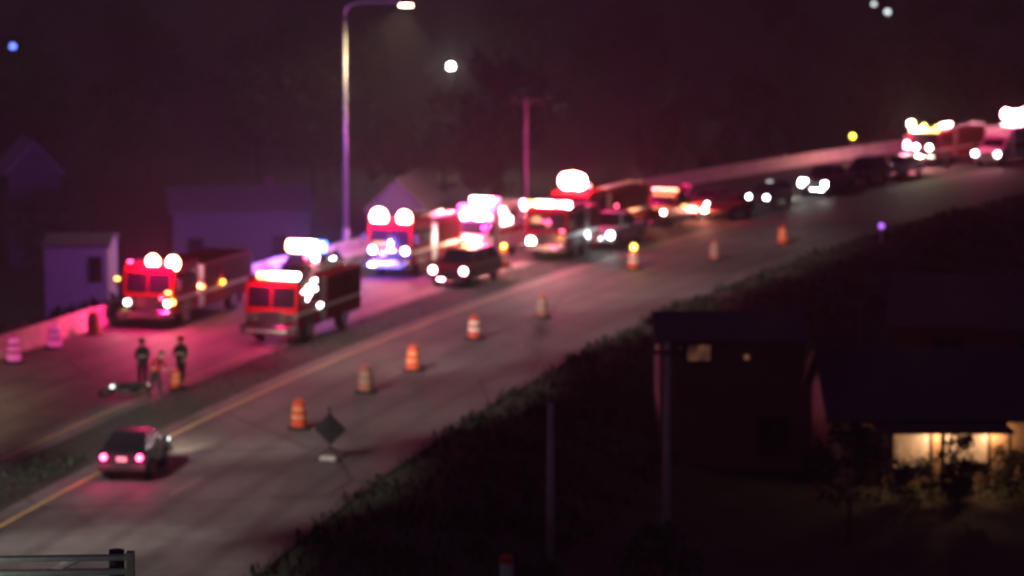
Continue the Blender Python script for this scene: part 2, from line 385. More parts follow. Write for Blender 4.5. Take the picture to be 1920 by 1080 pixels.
def ambulance(label, loc, rz, group='emergency vehicles on the closed carriageway', stripe=None, L=6.6):
    t = thing('ambulance', label, 'ambulance', loc, rz, group)
    w = 1.0
    b = MB(); b.prism([(.05, .5), (.0, .95), (.12, 1.22), (1.05, 1.42), (1.75, 2.12), (2.35, 2.16), (2.35, .5)], -w, w); b.build('cab', M_white, t, bevel=.07)
    lo = [(-.9, 1.06, 1.46), (.9, 1.06, 1.46), (.82, 1.66, 2.06), (-.82, 1.66, 2.06)]
    MB().hull8([(x, y - .03, z + .02) for x, y, z in lo], [(x, y + .06, z - .03) for x, y, z in lo]).build('windscreen', M_glass, t)
    for s in (-1, 1):
        MB().prism([(1.3, 1.45), (1.78, 1.98), (2.2, 2.0), (2.2, 1.45)], s * (w - .01), s * (w + .012)).build('side_window', M_glass, t)
        dd = MB(); dd.box((s * (w + .004), 1.26, 1.0), (.02, .02, .8)); dd.box((s * (w + .004), 2.26, 1.25), (.02, .02, 1.3)); do = dd.build('door', M_dark, t)
        box((s * (w + .02), 2.1, 1.28), (.04, .2, .05)).build('handle', M_chrome, do)
        mirror(t, s * 1.0, 1.25, 1.6)
        wheel(t, s * 1.02, .95, .40, .26); wheel(t, s * 1.12, L - 1.5, .40, .3)
    box((0, -.03, .98), (1.0, .08, .3)).build('grille', M_chrome, t, bevel=.02)
    box((0, -.1, .55), (2.04, .26, .26)).build('bumper', M_chrome, t, bevel=.03)
    b = MB(); b.box((0, 2.35 + (L - 2.35) / 2, 1.74), (2.42, L - 2.38, 2.46)); b.build('patient_box', M_white, t, bevel=.06)
    b = MB(); b.prism([(1.9, 2.18), (2.36, 2.93), (2.36, 2.18)], -1.0, 1.0); b.build('cab_fairing', M_white, t, bevel=.03)
    st = stripe or M_red
    for s in (-1, 1):
        box((s * 1.216, 2.35 + (L - 2.35) / 2, 1.45), (.014, L - 2.5, .34)).build('stripe', st, t)
        box((s * 1.214, L - 2.0, 2.25), (.02, .9, .5)).build('box_window', M_glass, t, bevel=.01)
        dd = MB(); dd.box((s * 1.214, 3.0, 1.7), (.02, .03, 2.0)); dd.box((s * 1.214, 3.9, 1.7), (.02, .03, 2.0)); dd.build('compartment_door', M_dark, t)
    box((0, -.012, 1.12 + .12), (1.7, .02, .05)).build('hood_stripe', st, t)
    return t
def car(name, label, cat, loc, rz, paint, kind='sedan', L=4.7, w=.9, group=None, plate=False):
    t = thing(name, label, cat, loc, rz, group)
    if kind == 'suv':
        body = [(.06, .36), (.0, .62), (.04, .88), (.5, 1.02), (1.25, 1.10), (L - .12, 1.12), (L, .95), (L, .45), (L - .1, .34)]
        g0, g1, g2, g3, zr, zb = 1.05, 1.75, L - .75, L - .08, 1.78, 1.09
    elif kind == 'pickup':
        body = [(.06, .45), (.0, .75), (.05, 1.05), (.6, 1.18), (1.45, 1.22), (L, 1.22), (L, .5)]
        g0, g1, g2, g3, zr, zb = 1.35, 2.05, 3.3, 3.6, 1.95, 1.2
    elif kind == 'hatch':
        body = [(.06, .32), (.0, .55), (.05, .78), (.6, .92), (1.15, .98), (L - .15, 1.02), (L, .9), (L, .42), (L - .1, .32)]
        g0, g1, g2, g3, zr, zb = 1.0, 1.8, L - 1.15, L - .16, 1.5, .98
    else:
        body = [(.06, .30), (.0, .52), (.05, .72), (.6, .86), (1.3, .93), (L - 1.0, .98), (L - .1, .95), (L, .8), (L, .42), (L - .1, .30)]
        g0, g1, g2, g3, zr, zb = 1.15, 1.95, L - 1.55, L - .75, 1.45, .92
    MB().prism(body, -w, w).build('body', paint, t, bevel=.08)
    wb, wr = w - .05, w - .24
    lo = [(-wb, g0, zb), (wb, g0, zb), (wb, g3, zb), (-wb, g3, zb)]
    hi = [(-wr, g1, zr), (wr, g1, zr), (wr, g2, zr), (-wr, g2, zr)]
    MB().hull8(lo, hi).build('roof', paint, t, bevel=.06)
    def pane(a, b, c, d, nm, e=.012, ins=.12):
        q = [Vector(v) for v in (a, b, c, d)]; ce = sum(q, Vector()) / 4
        n = (q[1] - q[0]).cross(q[3] - q[0]).normalized()
        if n.dot(ce - Vector((0, (g0 + g3) / 2, (zb + zr) / 2))) < 0: n = -n
        q = [v.lerp(ce, ins) for v in q]
        MB().hull8([v - n * .03 for v in q], [v + n * e for v in q]).build(nm, M_glass, t)
    pane(lo[0], lo[1], hi[1], hi[0], 'windscreen', ins=.1); pane(lo[2], lo[3], hi[3], hi[2], 'rear_window', ins=.13)
    for (a, b, c, d) in ((lo[1], lo[2], hi[2], hi[1]), (lo[3], lo[0], hi[0], hi[3])):
        a, b, c, d = map(Vector, (a, b, c, d))
        pane(a, a.lerp(b, .49), d.lerp(c, .49), d, 'side_window'); pane(a.lerp(b, .51), b, c, d.lerp(c, .51), 'side_window')
    rad = .36 if kind in ('suv', 'pickup') else .32
    for s in (-1, 1):
        for y in (.9, L - .95):
            MB().cyl((s * (w - .2), y, rad + .02), (s * (w + .004), y, rad + .02), rad + .07, rad + .07, 18).build('wheel_arch', M_dark, t)
            wheel(t, s * (w + .012), y, rad, .22)
        mo = box((s * (w + .08), g0 + .35, zb + .08), (.2, .12, .14)).build('mirror', paint, t, bevel=.03)
        dd = MB(); xs = s * (w + .002); ym = (g0 + g3) / 2
        for y in (g0 + .2, ym, g3 - .35): dd.box((xs, y, zb - .3), (.012, .018, .5))
        do = dd.build('door', M_dark, t)
        for y in (ym - .12, g3 - .5): box((xs, y, zb - .12), (.04, .16, .035)).build('handle', paint, do)
    zf = body[2][1]
    box((0, -.012, zf - .16), (1.0, .05, .14)).build('grille', M_dark, t, bevel=.01)
    box((0, -.03, .44), (1.7, .14, .16)).build('bumper', M_dark if kind != 'pickup' else M_chrome, t, bevel=.03)
    box((0, L + .02, .5), (1.6, .12, .2)).build('rear_bumper', M_dark, t, bevel=.03)
    if plate: box((0, L + .012, .78), (.34, .02, .17)).build('number_plate', M_tape, t)
    return t
def headlights(t, x, z, y=-.08, m=None, watts=(900, 900), r=.13, on=(1, 1), names=True):
    for s, wt, o in ((-1, watts[0], on[0]), (1, watts[1], on[1])):
        mm = (m or G_white) if o else M_chrome
        lamp(t, 'headlight', (s * x, y, z), r, mm, wt if o else 0, 84, shape='round', fwd=.15)

def at(phi, r): return pt(phi, r, 0.0)
def face(phi, yaw=0): return R_(-phi + yaw)

# ------------------------------------------------------------------ emergency vehicles
v = fire_engine('leftmost red fire engine, beside the barrier, with two pale beacons over its windscreen', at(17.67, 363.77), face(17.67), 9.2, roof_m=M_red, ladder=False)
headlights(v, 1.0, 1.16, -.09, watts=(350, 500), r=.13)
lightbar(v, -1.05, 1.25, .6, 3.02, [(M_dark, 0), (M_maroon, 0), (M_maroon, 0), (M_maroon, 0)], h=.14)
for x, z in ((.12, 3.0), (1.12, 2.97)): lamp(v, 'beacon', (x, .3, z), .34, G_beac, 0, shape='round'); light(v, (x, -.5, z + .15), RED, 1200)
for c in ((-1.0, .3, 2.98),): lamp(v, 'marker_or_glint', c, (.2, .1, .1), G_tail)
lamp(v, 'turn_signal', (1.27, -.06, 1.22), (.2, .08, .16), G_amber, 60)
lamp(v, 'marker_or_glint', (1.02, .0, 1.66), (.24, .1, .12), G_yel)
lamp(v, 'marker_or_glint', (-1.56, .1, 2.2), (.24, .12, .14), G_yel)
lamp(v, 'marker_or_glint', (.72, -.1, 1.4), (.12, .06, .12), G_tail)
lamp(v, 'side_marker_or_glint', (1.28, 3.3, 1.55), (.08, .22, .14), G_orng, 40)
lamp(v, 'side_marker_or_glint', (1.29, 5.6, 1.5), (.08, .26, .18), G_amber, 60)

v = fire_engine('dark red rescue engine nearest the median with unlit headlights', at(17.2, 356.5), face(17.2), 8.0, roof_m=M_maroon)
headlights(v, .95, 1.16, -.09, on=(0, 0))
lightbar(v, -.75, 1.2, .35, 2.98, [(G_yel, 0), (G_beac, 0), (G_white, 0), (G_white, 0)], h=.34)
light(v, (0, -.7, 2.75), RED, 550)
for x in (-1.0, -.55): lamp(v, 'rear_beacon', (x, 6.8, 3.05), .15 if x > -.9 else .1, G_flood if x > -.9 else G_tail, 250 if x > -.9 else 0, shape='dome')
for k in range(4):
    b = MB(); z0 = 2.1 + .16 * k
    b.hull8([(1.262, .5, z0), (1.262, 1.9, z0 + .5), (1.262, 1.9, z0 + .58), (1.262, .5, z0 + .08)], [(1.275, .5, z0), (1.275, 1.9, z0 + .5), (1.275, 1.9, z0 + .58), (1.275, .5, z0 + .08)])
    b.build('chevron_stripe', M_tape, v)
for (y, z) in ((.7, 2.25), (1.3, 2.42), (1.9, 2.62), (1.2, 2.08), (1.9, 2.25)): lamp(v, 'side_light_or_shine', (1.29, y, z), (.06, .5, .15), G_flood)  # added glowing bars that brighten the chevron stripes
lamp(v, 'side_marker_or_glint', (1.3, .9, 1.9), (.1, .3, .1), G_flood); lamp(v, 'side_marker_or_glint', (1.3, 2.6, 1.45), (.1, .3, .14), G_cool)  # these two glowing blocks are painted glints on the engine's side

v = car('police_car', 'dark police utility vehicle with a blue-ended roof light bar', 'police car', at(19.86, 362.75), face(19.86), M_navy, 'suv', 5.0, .98, 'emergency vehicles on the closed carriageway')
headlights(v, .72, .84, -.02, on=(0, 0))
lightbar(v, -1.0, 1.05, 2.1, 2.08, [(G_beac, 0), (G_flood, 2400), (G_white, 400), (G_blue, 1000)], h=.62, d=.4)
light(v, (-.8, 1.6, 2.2), RED, 900, 168, .12, 8)
lamp(v, 'side_marker_or_glint', (.99, 3.2, 1.35), (.08, .35, .14), G_cool); lamp(v, 'side_marker_or_glint', (1.0, 4.6, .95), (.08, .25, .2), G_flood)  # glowing blocks stand in for glints along the body side
def added_back_spot(t, loc, col, watts, cone=130):  # added bare spots, aimed back to tint houses, pole and trees
    o = light(t, loc, col, watts, cone, .15); o.rotation_euler = (R_(92), 0, 0); return o
added_back_spot(v, (.6, 2.6, 2.25), (.16, .12, 1), 9000)
bl = added_back_spot(v, (-1.2, 2.2, 2.2), (.20, .12, 1), 2200, 100); bl.rotation_euler = (R_(88), 0, R_(70))
bl = added_back_spot(v, (-.4, 2.6, 2.25), (.22, .10, 1), 20000, 64); bl.rotation_euler = (R_(90), 0, R_(38))
box((0, -.14, .62), (1.1, .1, .5)).build('push_bar', M_dark, v, bevel=.03)

v = fire_engine('short red fire engine with two big pale beacons in front of the gable house', at(20.99, 360.33), face(20.99), 7.0, box_m=M_red, roof_m=M_red)
headlights(v, .93, 1.42, -.09, watts=(900, 900), r=.19)
lightbar(v, -1.05, 1.05, .7, 3.0, [(M_maroon, 0)] * 4, h=.14)
for x in (-.72, .72): lamp(v, 'beacon', (x, .3, 3.1), .5 if x < 0 else .42, G_beac, 0, shape='round'); light(v, (x, -.5, 3.3), RED, 1000)
added_back_spot(v, (0, 7.2, 2.9), (1, .04, .5), 7000)
lamp(v, 'bumper_glint', (-.7, -.66, .72), (.34, .06, .1), G_white); lamp(v, 'grille_light', (.15, -.14, 1.44), (.4, .06, .08), G_flood)  # white strip on the bumper is a painted glint

v = car('police_car', 'dark pickup-sized command car with headlights on, below the ambulance roof lights', 'police car', at(20.55, 355.9), face(20.55), M_maroon, 'suv', 5.2, 1.0, 'emergency vehicles on the closed carriageway')
headlights(v, .84, .86, -.03, watts=(700, 700), r=.18, m=G_flood)
lamp(v, 'bumper_gleam', (-.35, -.12, .42), (.34, .06, .08), G_flood)  # glowing strip imitates the shine on the bumper

v = ambulance('white ambulance with a long white roof light and a lit panel on its box top', at(22.18, 359.34), face(22.18), L=6.4)
headlights(v, .74, 1.05, -.05, watts=(700, 250), r=.17)
lamp(v, 'turn_signal', (.72, -.12, .98), (.3, .06, .2), G_amber, 120)
lightbar(v, -.95, 1.0, 1.9, 2.3, [(G_flood, 800), (G_yel, 900), (G_white, 900), (G_red, 1200)], h=.26)
lamp(v, 'box_light', (.15, 2.5, 3.2), (1.3, .16, .34), G_flood, 600); lamp(v, 'box_light', (1.0, 2.5, 3.24), (.4, .12, .22), G_tail, 500)
for (y, z) in ((2.9, 2.6), (3.3, 2.3), (3.9, 2.0), (3.1, 2.0)): lamp(v, 'side_light_or_shine', (1.24, y, z), (.08, .5, .34), G_flood)
light(v, (.2, 1.2, 3.1), RED, 600)
lamp(v, 'side_light_or_shine', (1.24, 5.9, 2.75), (.08, .4, .36), G_flood, 0)
lamp(v, 'amber_reflection', (.5, -.25, .62), (.7, .06, .08), G_yel)  # emissive strip stands in for amber reflected in the chrome

v = fire_engine('red fire engine beside the median with only one headlight lit', at(22.66, 355.6), face(22.66), 5.2, ladder=False, roof_m=M_red)
headlights(v, .85, 1.0, -.09, watts=(1500, 0), r=.24, on=(1, 0))
lightbar(v, -1.25, 1.3, .45, 3.02, [(G_yel, 0), (G_flood, 900), (G_white, 1000), (G_red, 1300), (G_flood, 900)], h=.38)
lamp(v, 'marker_or_glint', (1.0, -.06, 1.62), (.2, .06, .1), G_tail)
lamp(v, 'side_light_or_shine', (-1.3, .2, 2.8), (.2, .3, .2), G_flood)

v = car('pickup_truck', 'silver pickup truck with cold white headlights right of the one-eyed engine', 'pickup truck', at(23.55, 354.7), face(23.55), M_silver, 'pickup', 5.3, .98, 'emergency vehicles on the closed carriageway')
headlights(v, .8, .86, -.03, watts=(700, 700), r=.2, m=G_cool)
lamp(v, 'hood_glint', (-.2, -.1, .64), (.9, .05, .1), G_cool)  # glowing strip painted in as the reflection on the hood

v = fire_engine('tall red ladder truck with a glaring scene light on its roof, behind the one-eyed engine', at(24.0, 357.6), face(24.0), 9.6, roof_m=M_red)
headlights(v, .93, 1.2, -.09, on=(0, 0))
mast = MB().cyl((-.1, .8, 2.9), (-.1, .8, 3.35), .06).build('light_mast', M_alum, v)
for x, r in ((-.5, .5), (.28, .5)): lamp(v, 'scene_light', (x, .75, 3.5), r, G_flood, 1200, shape='round')
lamp(v, 'scene_light', (-.1, .8, 3.55), .52, G_beac, 0, shape='round')
light(v, (.9, -.2, 3.9), RED, 1600); added_back_spot(v, (0, 9.8, 3.2), RED, 9000, 150)
lamp(v, 'marker_or_glint', (1.0, .5, 3.3), (.3, .2, .2), G_orng)
lamp(v, 'side_marker_or_glint', (1.28, 4.2, 1.8), (.06, .3, .16), G_tail)

# tow truck and queueing traffic
Q = 'vehicles queued behind the emergency vehicles'
v = car('tow_truck', 'tow truck with a row of orange marker lights over its cab', 'tow truck', at(25.6, 356.4), face(25.6), M_maroon, 'pickup', 6.0, 1.02, Q)
headlights(v, .78, .92, -.03, m=G_orng, watts=(40, 700), r=.16, on=(0, 1))
lamp(v, 'headlight_core', (.78, -.14, .94), .13, G_white, 0, shape='round'); lamp(v, 'marker_or_glint', (-.9, -.05, 1.3), (.24, .06, .14), G_flood)
rb = box((0, 2.2, 2.08), (1.75, .2, .12)).build('light_bar', M_dark, v)
for k in range(5): lamp(v, 'marker_or_glint', (-.72 + k * .36, 2.08, 2.12 + .02 * (k % 2)), (.2, .12, .13), G_orng, 30)
bm_ = MB(); bm_.tube([(-.3, 4.2, 1.2), (-.3, 5.6, 2.1)], .07); bm_.tube([(.3, 4.2, 1.2), (.3, 5.6, 2.1)], .07); bm_.tube([(-.3, 5.6, 2.1), (.3, 5.6, 2.1)], .07); bm_.build('boom', M_steel, v)
lamp(v, 'side_marker_or_glint', (1.04, 2.6, 1.1), (.06, .5, .14), G_amber)

v = car('car', 'dark car with one orange-tinted headlight just behind the tow truck', 'car', at(26.45, 354.4), face(26.45), M_maroon, 'sedan', 4.6, .9, Q)
headlights(v, .68, .62, -.03, m=G_white, watts=(500, 0), r=.17, on=(1, 0))
light(v, (-.7, -.3, .7), (1, .2, .1), 500)
v = car('car', 'dark grey car with a small white headlight, half hidden by the orange-lit car', 'car', at(26.95, 356.9), face(26.95), M_grey, 'sedan', 4.6, .9, Q)
headlights(v, .68, .66, -.03, m=G_cool, watts=(0, 300), r=.13, on=(0, 1))
v = car('car', 'dark teal hatchback with bluish headlights in the middle of the queue', 'car', at(27.95, 355.3), face(27.95), M_teal, 'hatch', 4.4, .9, Q)
headlights(v, .62, .62, -.03, m=G_cool, watts=(250, 120), r=.15)
lamp(v, 'roof_glint', (0, 2.0, 1.5), (.4, .2, .06), G_farw)  # glowing patch painted as a glint on the roof
v = car('pickup_truck', 'grey pickup truck with glaring white headlights at the front of the far queue', 'pickup truck', at(29.35, 355.0), face(29.35), M_grey, 'pickup', 5.4, 1.02, Q)
headlights(v, .86, .82, -.03, m=G_white, watts=(2600, 700), r=.2)
lamp(v, 'headlight_glare', (-.66, -.1, 1.0), (.5, .06, .26), G_white)  # glowing block is the headlight's glare built as a shape
lamp(v, 'bumper_glint', (.4, -.14, .45), (1.0, .05, .06), G_cool)  # glowing line stands in for the glint along the bumper
v = car('car', 'black car without lights behind the glaring pickup truck', 'car', at(30.95, 356.2), face(30.95), M_black, 'suv', 4.7, .92, Q)
headlights(v, .7, .8, -.02, on=(0, 0))
v = car('car', 'silver car without lights, last in the queue before the far fire engine', 'car', at(32.0, 356.3), face(32.0), M_silver, 'sedan', 4.4, .9, Q)
headlights(v, .68, .6, -.02, on=(0, 0)); lamp(v, 'marker_or_glint', (-.5, -.08, .66), (.2, .05, .1), G_farw)  # the small white block is a painted glint, no lamp

FAR = 'emergency vehicles at the far end of the road'
v = fire_engine('far red fire engine with yellow and red lamps stacked on its corner', at(33.5, 357.9), face(33.5, 0), 9.5, group=FAR)
headlights(v, .55, 1.5, -.1, watts=(400, 400), r=.2)
lamp(v, 'beacon', (-1.15, .35, 3.25), .28, G_yel, 1600, shape='dome'); light(v, (-1.15, -.2, 3.4), WHITE, 700)
lamp(v, 'beacon', (-.1, .35, 3.1), .14, G_yel, 250, shape='dome'); lamp(v, 'beacon', (1.0, .4, 3.06), .12, G_yel, 150, shape='dome')
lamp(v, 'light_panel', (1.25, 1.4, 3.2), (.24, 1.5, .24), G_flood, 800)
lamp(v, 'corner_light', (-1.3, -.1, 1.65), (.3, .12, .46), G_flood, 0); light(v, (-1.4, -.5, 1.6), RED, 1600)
v = ambulance('far white box ambulance at the right edge with both headlights on', at(33.95, 353.9), face(33.95), group=FAR, L=6.8)
headlights(v, .95, 1.0, -.08, m=G_cool, watts=(150, 150), r=.19)
light(v, (0, -.4, 2.8), RED, 300)
v = fire_engine('farthest fire engine at the right edge of the view, blazing white and red roof lights', at(35.6, 356.0), face(35.6), 9.0, group=FAR)
headlights(v, .93, 1.2, -.09, on=(0, 0))
lightbar(v, -1.5, 1.1, .45, 3.05, [(M_maroon, 0)] * 3, h=.14)
for x, z, r in ((-1.1, 3.35, .45), (-.3, 3.2, .52), (.5, 3.4, .5)): lamp(v, 'beacon', (x, .2, z), r, G_flood, 0, shape='round')
light(v, (0, -.6, 3.6), RED, 500)

# ------------------------------------------------------------------ passing car (tail lights)
ph, rr, L = 12.28, 350.85, 3.9
x, y, z = pt(ph, rr)
a = R_(ph - 7); nose = (x + math.sin(a) * L, y + math.cos(a) * L, 0)
v = car('car', 'dark hatchback with glowing red tail lights driving away at the lower left', 'car', nose, R_(-ph + 7) + PI, M_black, 'hatch', L, .80, plate=True)
for s in (-1, 1):
    MB().cyl((s * .60, L - .02, .84), (s * .60, L + .07, .84), .11, .10, 12).build('tail_light', G_tail, v)
    light(v, (s * .68, L + .35, .86), RED, 50)
lamp(v, 'headlight', (-.62, -.02, .66), (.3, .06, .14), G_farw, 0); lamp(v, 'headlight', (.62, -.02, .66), (.3, .06, .14), G_farw, 0)
for s in (-1, 1): light(v, (s * .66, -.2, .66), WARM, 1500, 60, down=3)
lamp(v, 'mirror_glint', (-1.0, 1.25, 1.0), (.05, .2, .1), G_farw)  # glowing block stands in for light catching the side mirror

# ------------------------------------------------------------------ drums, lights, barrier
def drum(label, phi, r, group, band=None, dark=1.0, z=0):
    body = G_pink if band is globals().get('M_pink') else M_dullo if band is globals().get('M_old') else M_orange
    t = thing('traffic_drum', label, 'traffic drum', pt(phi, r, z), 0, group)
    MB().lathe([(.30, .06), (.30, .34), (.275, .36), (.275, .62), (.25, .64), (.25, .88), (.21, .92), (.21, 1.0), (.12, 1.02)]).build('drum_body', body, t)
    MB().lathe([(.46, .0), (.46, .05), (.33, .09)]).build('base_ring', M_rubber, t)
    for zc in (.44, .74):
        MB().lathe([(.287 if zc < .6 else .262, zc - .06), (.283 if zc < .6 else .258, zc + .07)]).build('reflective_band', band or M_tape, t)
    MB().tube([(-.1, 0, 1.02), (-.1, 0, 1.1), (.1, 0, 1.1), (.1, 0, 1.02)], .018).build('handle', M_orange, t)
    return t
DG = 'traffic drums along the lane line'
M_pink = mat('band painted pink-lit', (.9, .2, .5), .5, var=.1)  # pink band colour stands in for magenta light on an orange drum
G_pink = glowmat('glowing pink drum', (1, .04, .42), .55)  # weak emission puts the pink light into drums that are no lamps
M_tan = mat('faded orange band', (.72, .30, .13), .5); M_old = mat('dirty band', (.3, .25, .2), .6)
drum('bright orange traffic drum nearest the camera, beside the back of the road sign', 14.07, 348.2, DG, M_tan)
d2 = drum('dull traffic drum between the two bright orange drums', 15.43, 348.3, DG, M_old)
drum('bright orange traffic drum second along the lane line of the open road', 16.35, 348.15, DG, M_tan)
drum('pale traffic drum fourth along the lane line, under the pickup-sized command car', 17.88, 348.5, DG, M_tape)
drum('pinkish traffic drum fifth along the lane line, level with the one-eyed engine', 19.13, 347.8, DG, M_old)
drum('dim traffic drum sixth along the lane line, below the orange-lit car', 23.24, 346.97, DG, M_old)
drum('lone orange traffic drum farthest up the open road', 24.69, 345.95, DG, M_tan)
t = drum('traffic drum topped by a bright yellow warning lamp on the yellow edge line', 22.29, 349.6, None)
lamp(t, 'warning_lamp', (0, 0, 1.2), .16, G_yel, 60, shape='dome')
t = drum('traffic drum with an orange warning lamp at the bumper of the one-eyed engine', 22.0, 356.4, None)
lamp(t, 'warning_lamp', (0, 0, 1.15), .13, G_amber, 80, shape='dome')
MG = 'pink-lit drums in front of the concrete barrier'
drum('pink-glowing traffic drum at the left edge of the picture by the barrier', 15.95, 365.0, MG, M_pink)
drum('magenta-glowing traffic drum second from the left along the barrier', 16.6, 365.1, MG, M_pink)
drum('dim traffic drum third from the left along the barrier', 17.25, 365.2, MG, M_old)
# small reflectors / lamps on posts
t = thing('marker_post', 'thin roadside post with a small violet lamp on the right verge', 'marker post', pt(25.2, 341.0, -.1))
MB().cyl((0, 0, 0), (0, 0, 1.0), .05).build('post', M_steel, t); lamp(t, 'lamp', (0, 0, 1.1), .15, G_purp, 0, shape='dome')
t = thing('marker_post', 'amber warning lamp on a post behind the far concrete barrier', 'marker post', pt(34.69, 367.8, 0))
MB().cyl((0, 0, 0), (0, 0, 1.35), .05).build('post', M_steel, t); lamp(t, 'lamp', (0, 0, 1.5), .2, G_yel, 100, shape='dome')

bar = thing('concrete_barrier', 'long pale concrete barrier along the far shoulder of the closed carriageway', 'barrier', pt(20, 366.2))
prof = [(-.30, 0), (-.30, .08), (-.14, .32), (-.08, .92), (.08, .92), (.14, .32), (.30, .08), (.30, 0)]
inv = Matrix.Translation(bar.location).inverted()
p = 8.0; k = 0
while p < 52:
    dp = .565; b = MB(); vs = []; jit = random.uniform(-.03, .03)
    for j in range(3):
        for (dr, zz) in prof: vs.append(inv @ Vector(pt(p + dp * j / 2, 366.2 + jit + dr, zz)))
    n = len(prof); fs = [tuple(range(n)), tuple(range(3 * n - 1, 2 * n - 1, -1))]
    for j in range(2): fs += [(j * n + i, j * n + (i + 1) % n, (j + 1) * n + (i + 1) % n, (j + 1) * n + i) for i in range(n)]
    b.add(vs, fs); b.build('barrier_segment', M_conc, bar); p += dp + .012; k += 1

# portable sign seen from behind
t = thing('road_sign', 'dark back of a portable road work sign on a folding stand in the open lane', 'road sign', pt(13.16, 345.3), R_(-10))
b = MB(); q = .56
b.add([(0, 0, .5), (q, 0, .5 + q), (0, 0, .5 + 2 * q), (-q, 0, .5 + q), (0, .03, .5), (q, .03, .5 + q), (0, .03, .5 + 2 * q), (-q, .03, .5 + q)],
      [(3, 2, 1, 0), (4, 5, 6, 7), (0, 1, 5, 4), (1, 2, 6, 5), (2, 3, 7, 6), (3, 0, 4, 7)])
b.build('sign_panel', M_dark, t)
b = MB(); b.box((0, -.02, .5 + q), (.05, .03, 1.6)); b.box((0, -.02, .5 + q), (1.0, .03, .05)); b.build('brace', M_dark, t)
b = MB()
for sx in (-1, 1):
    for sy in (-1, 1): b.cyl((0, 0, .45), (sx * .45, sy * .45, .03), .025, .025, 6)
b.build('folding_leg', M_dark, t)
b = MB(); b.box((0, -.3, .1), (.6, .3, .16)); b.build('sandbag', M_dirt, t, bevel=.06)

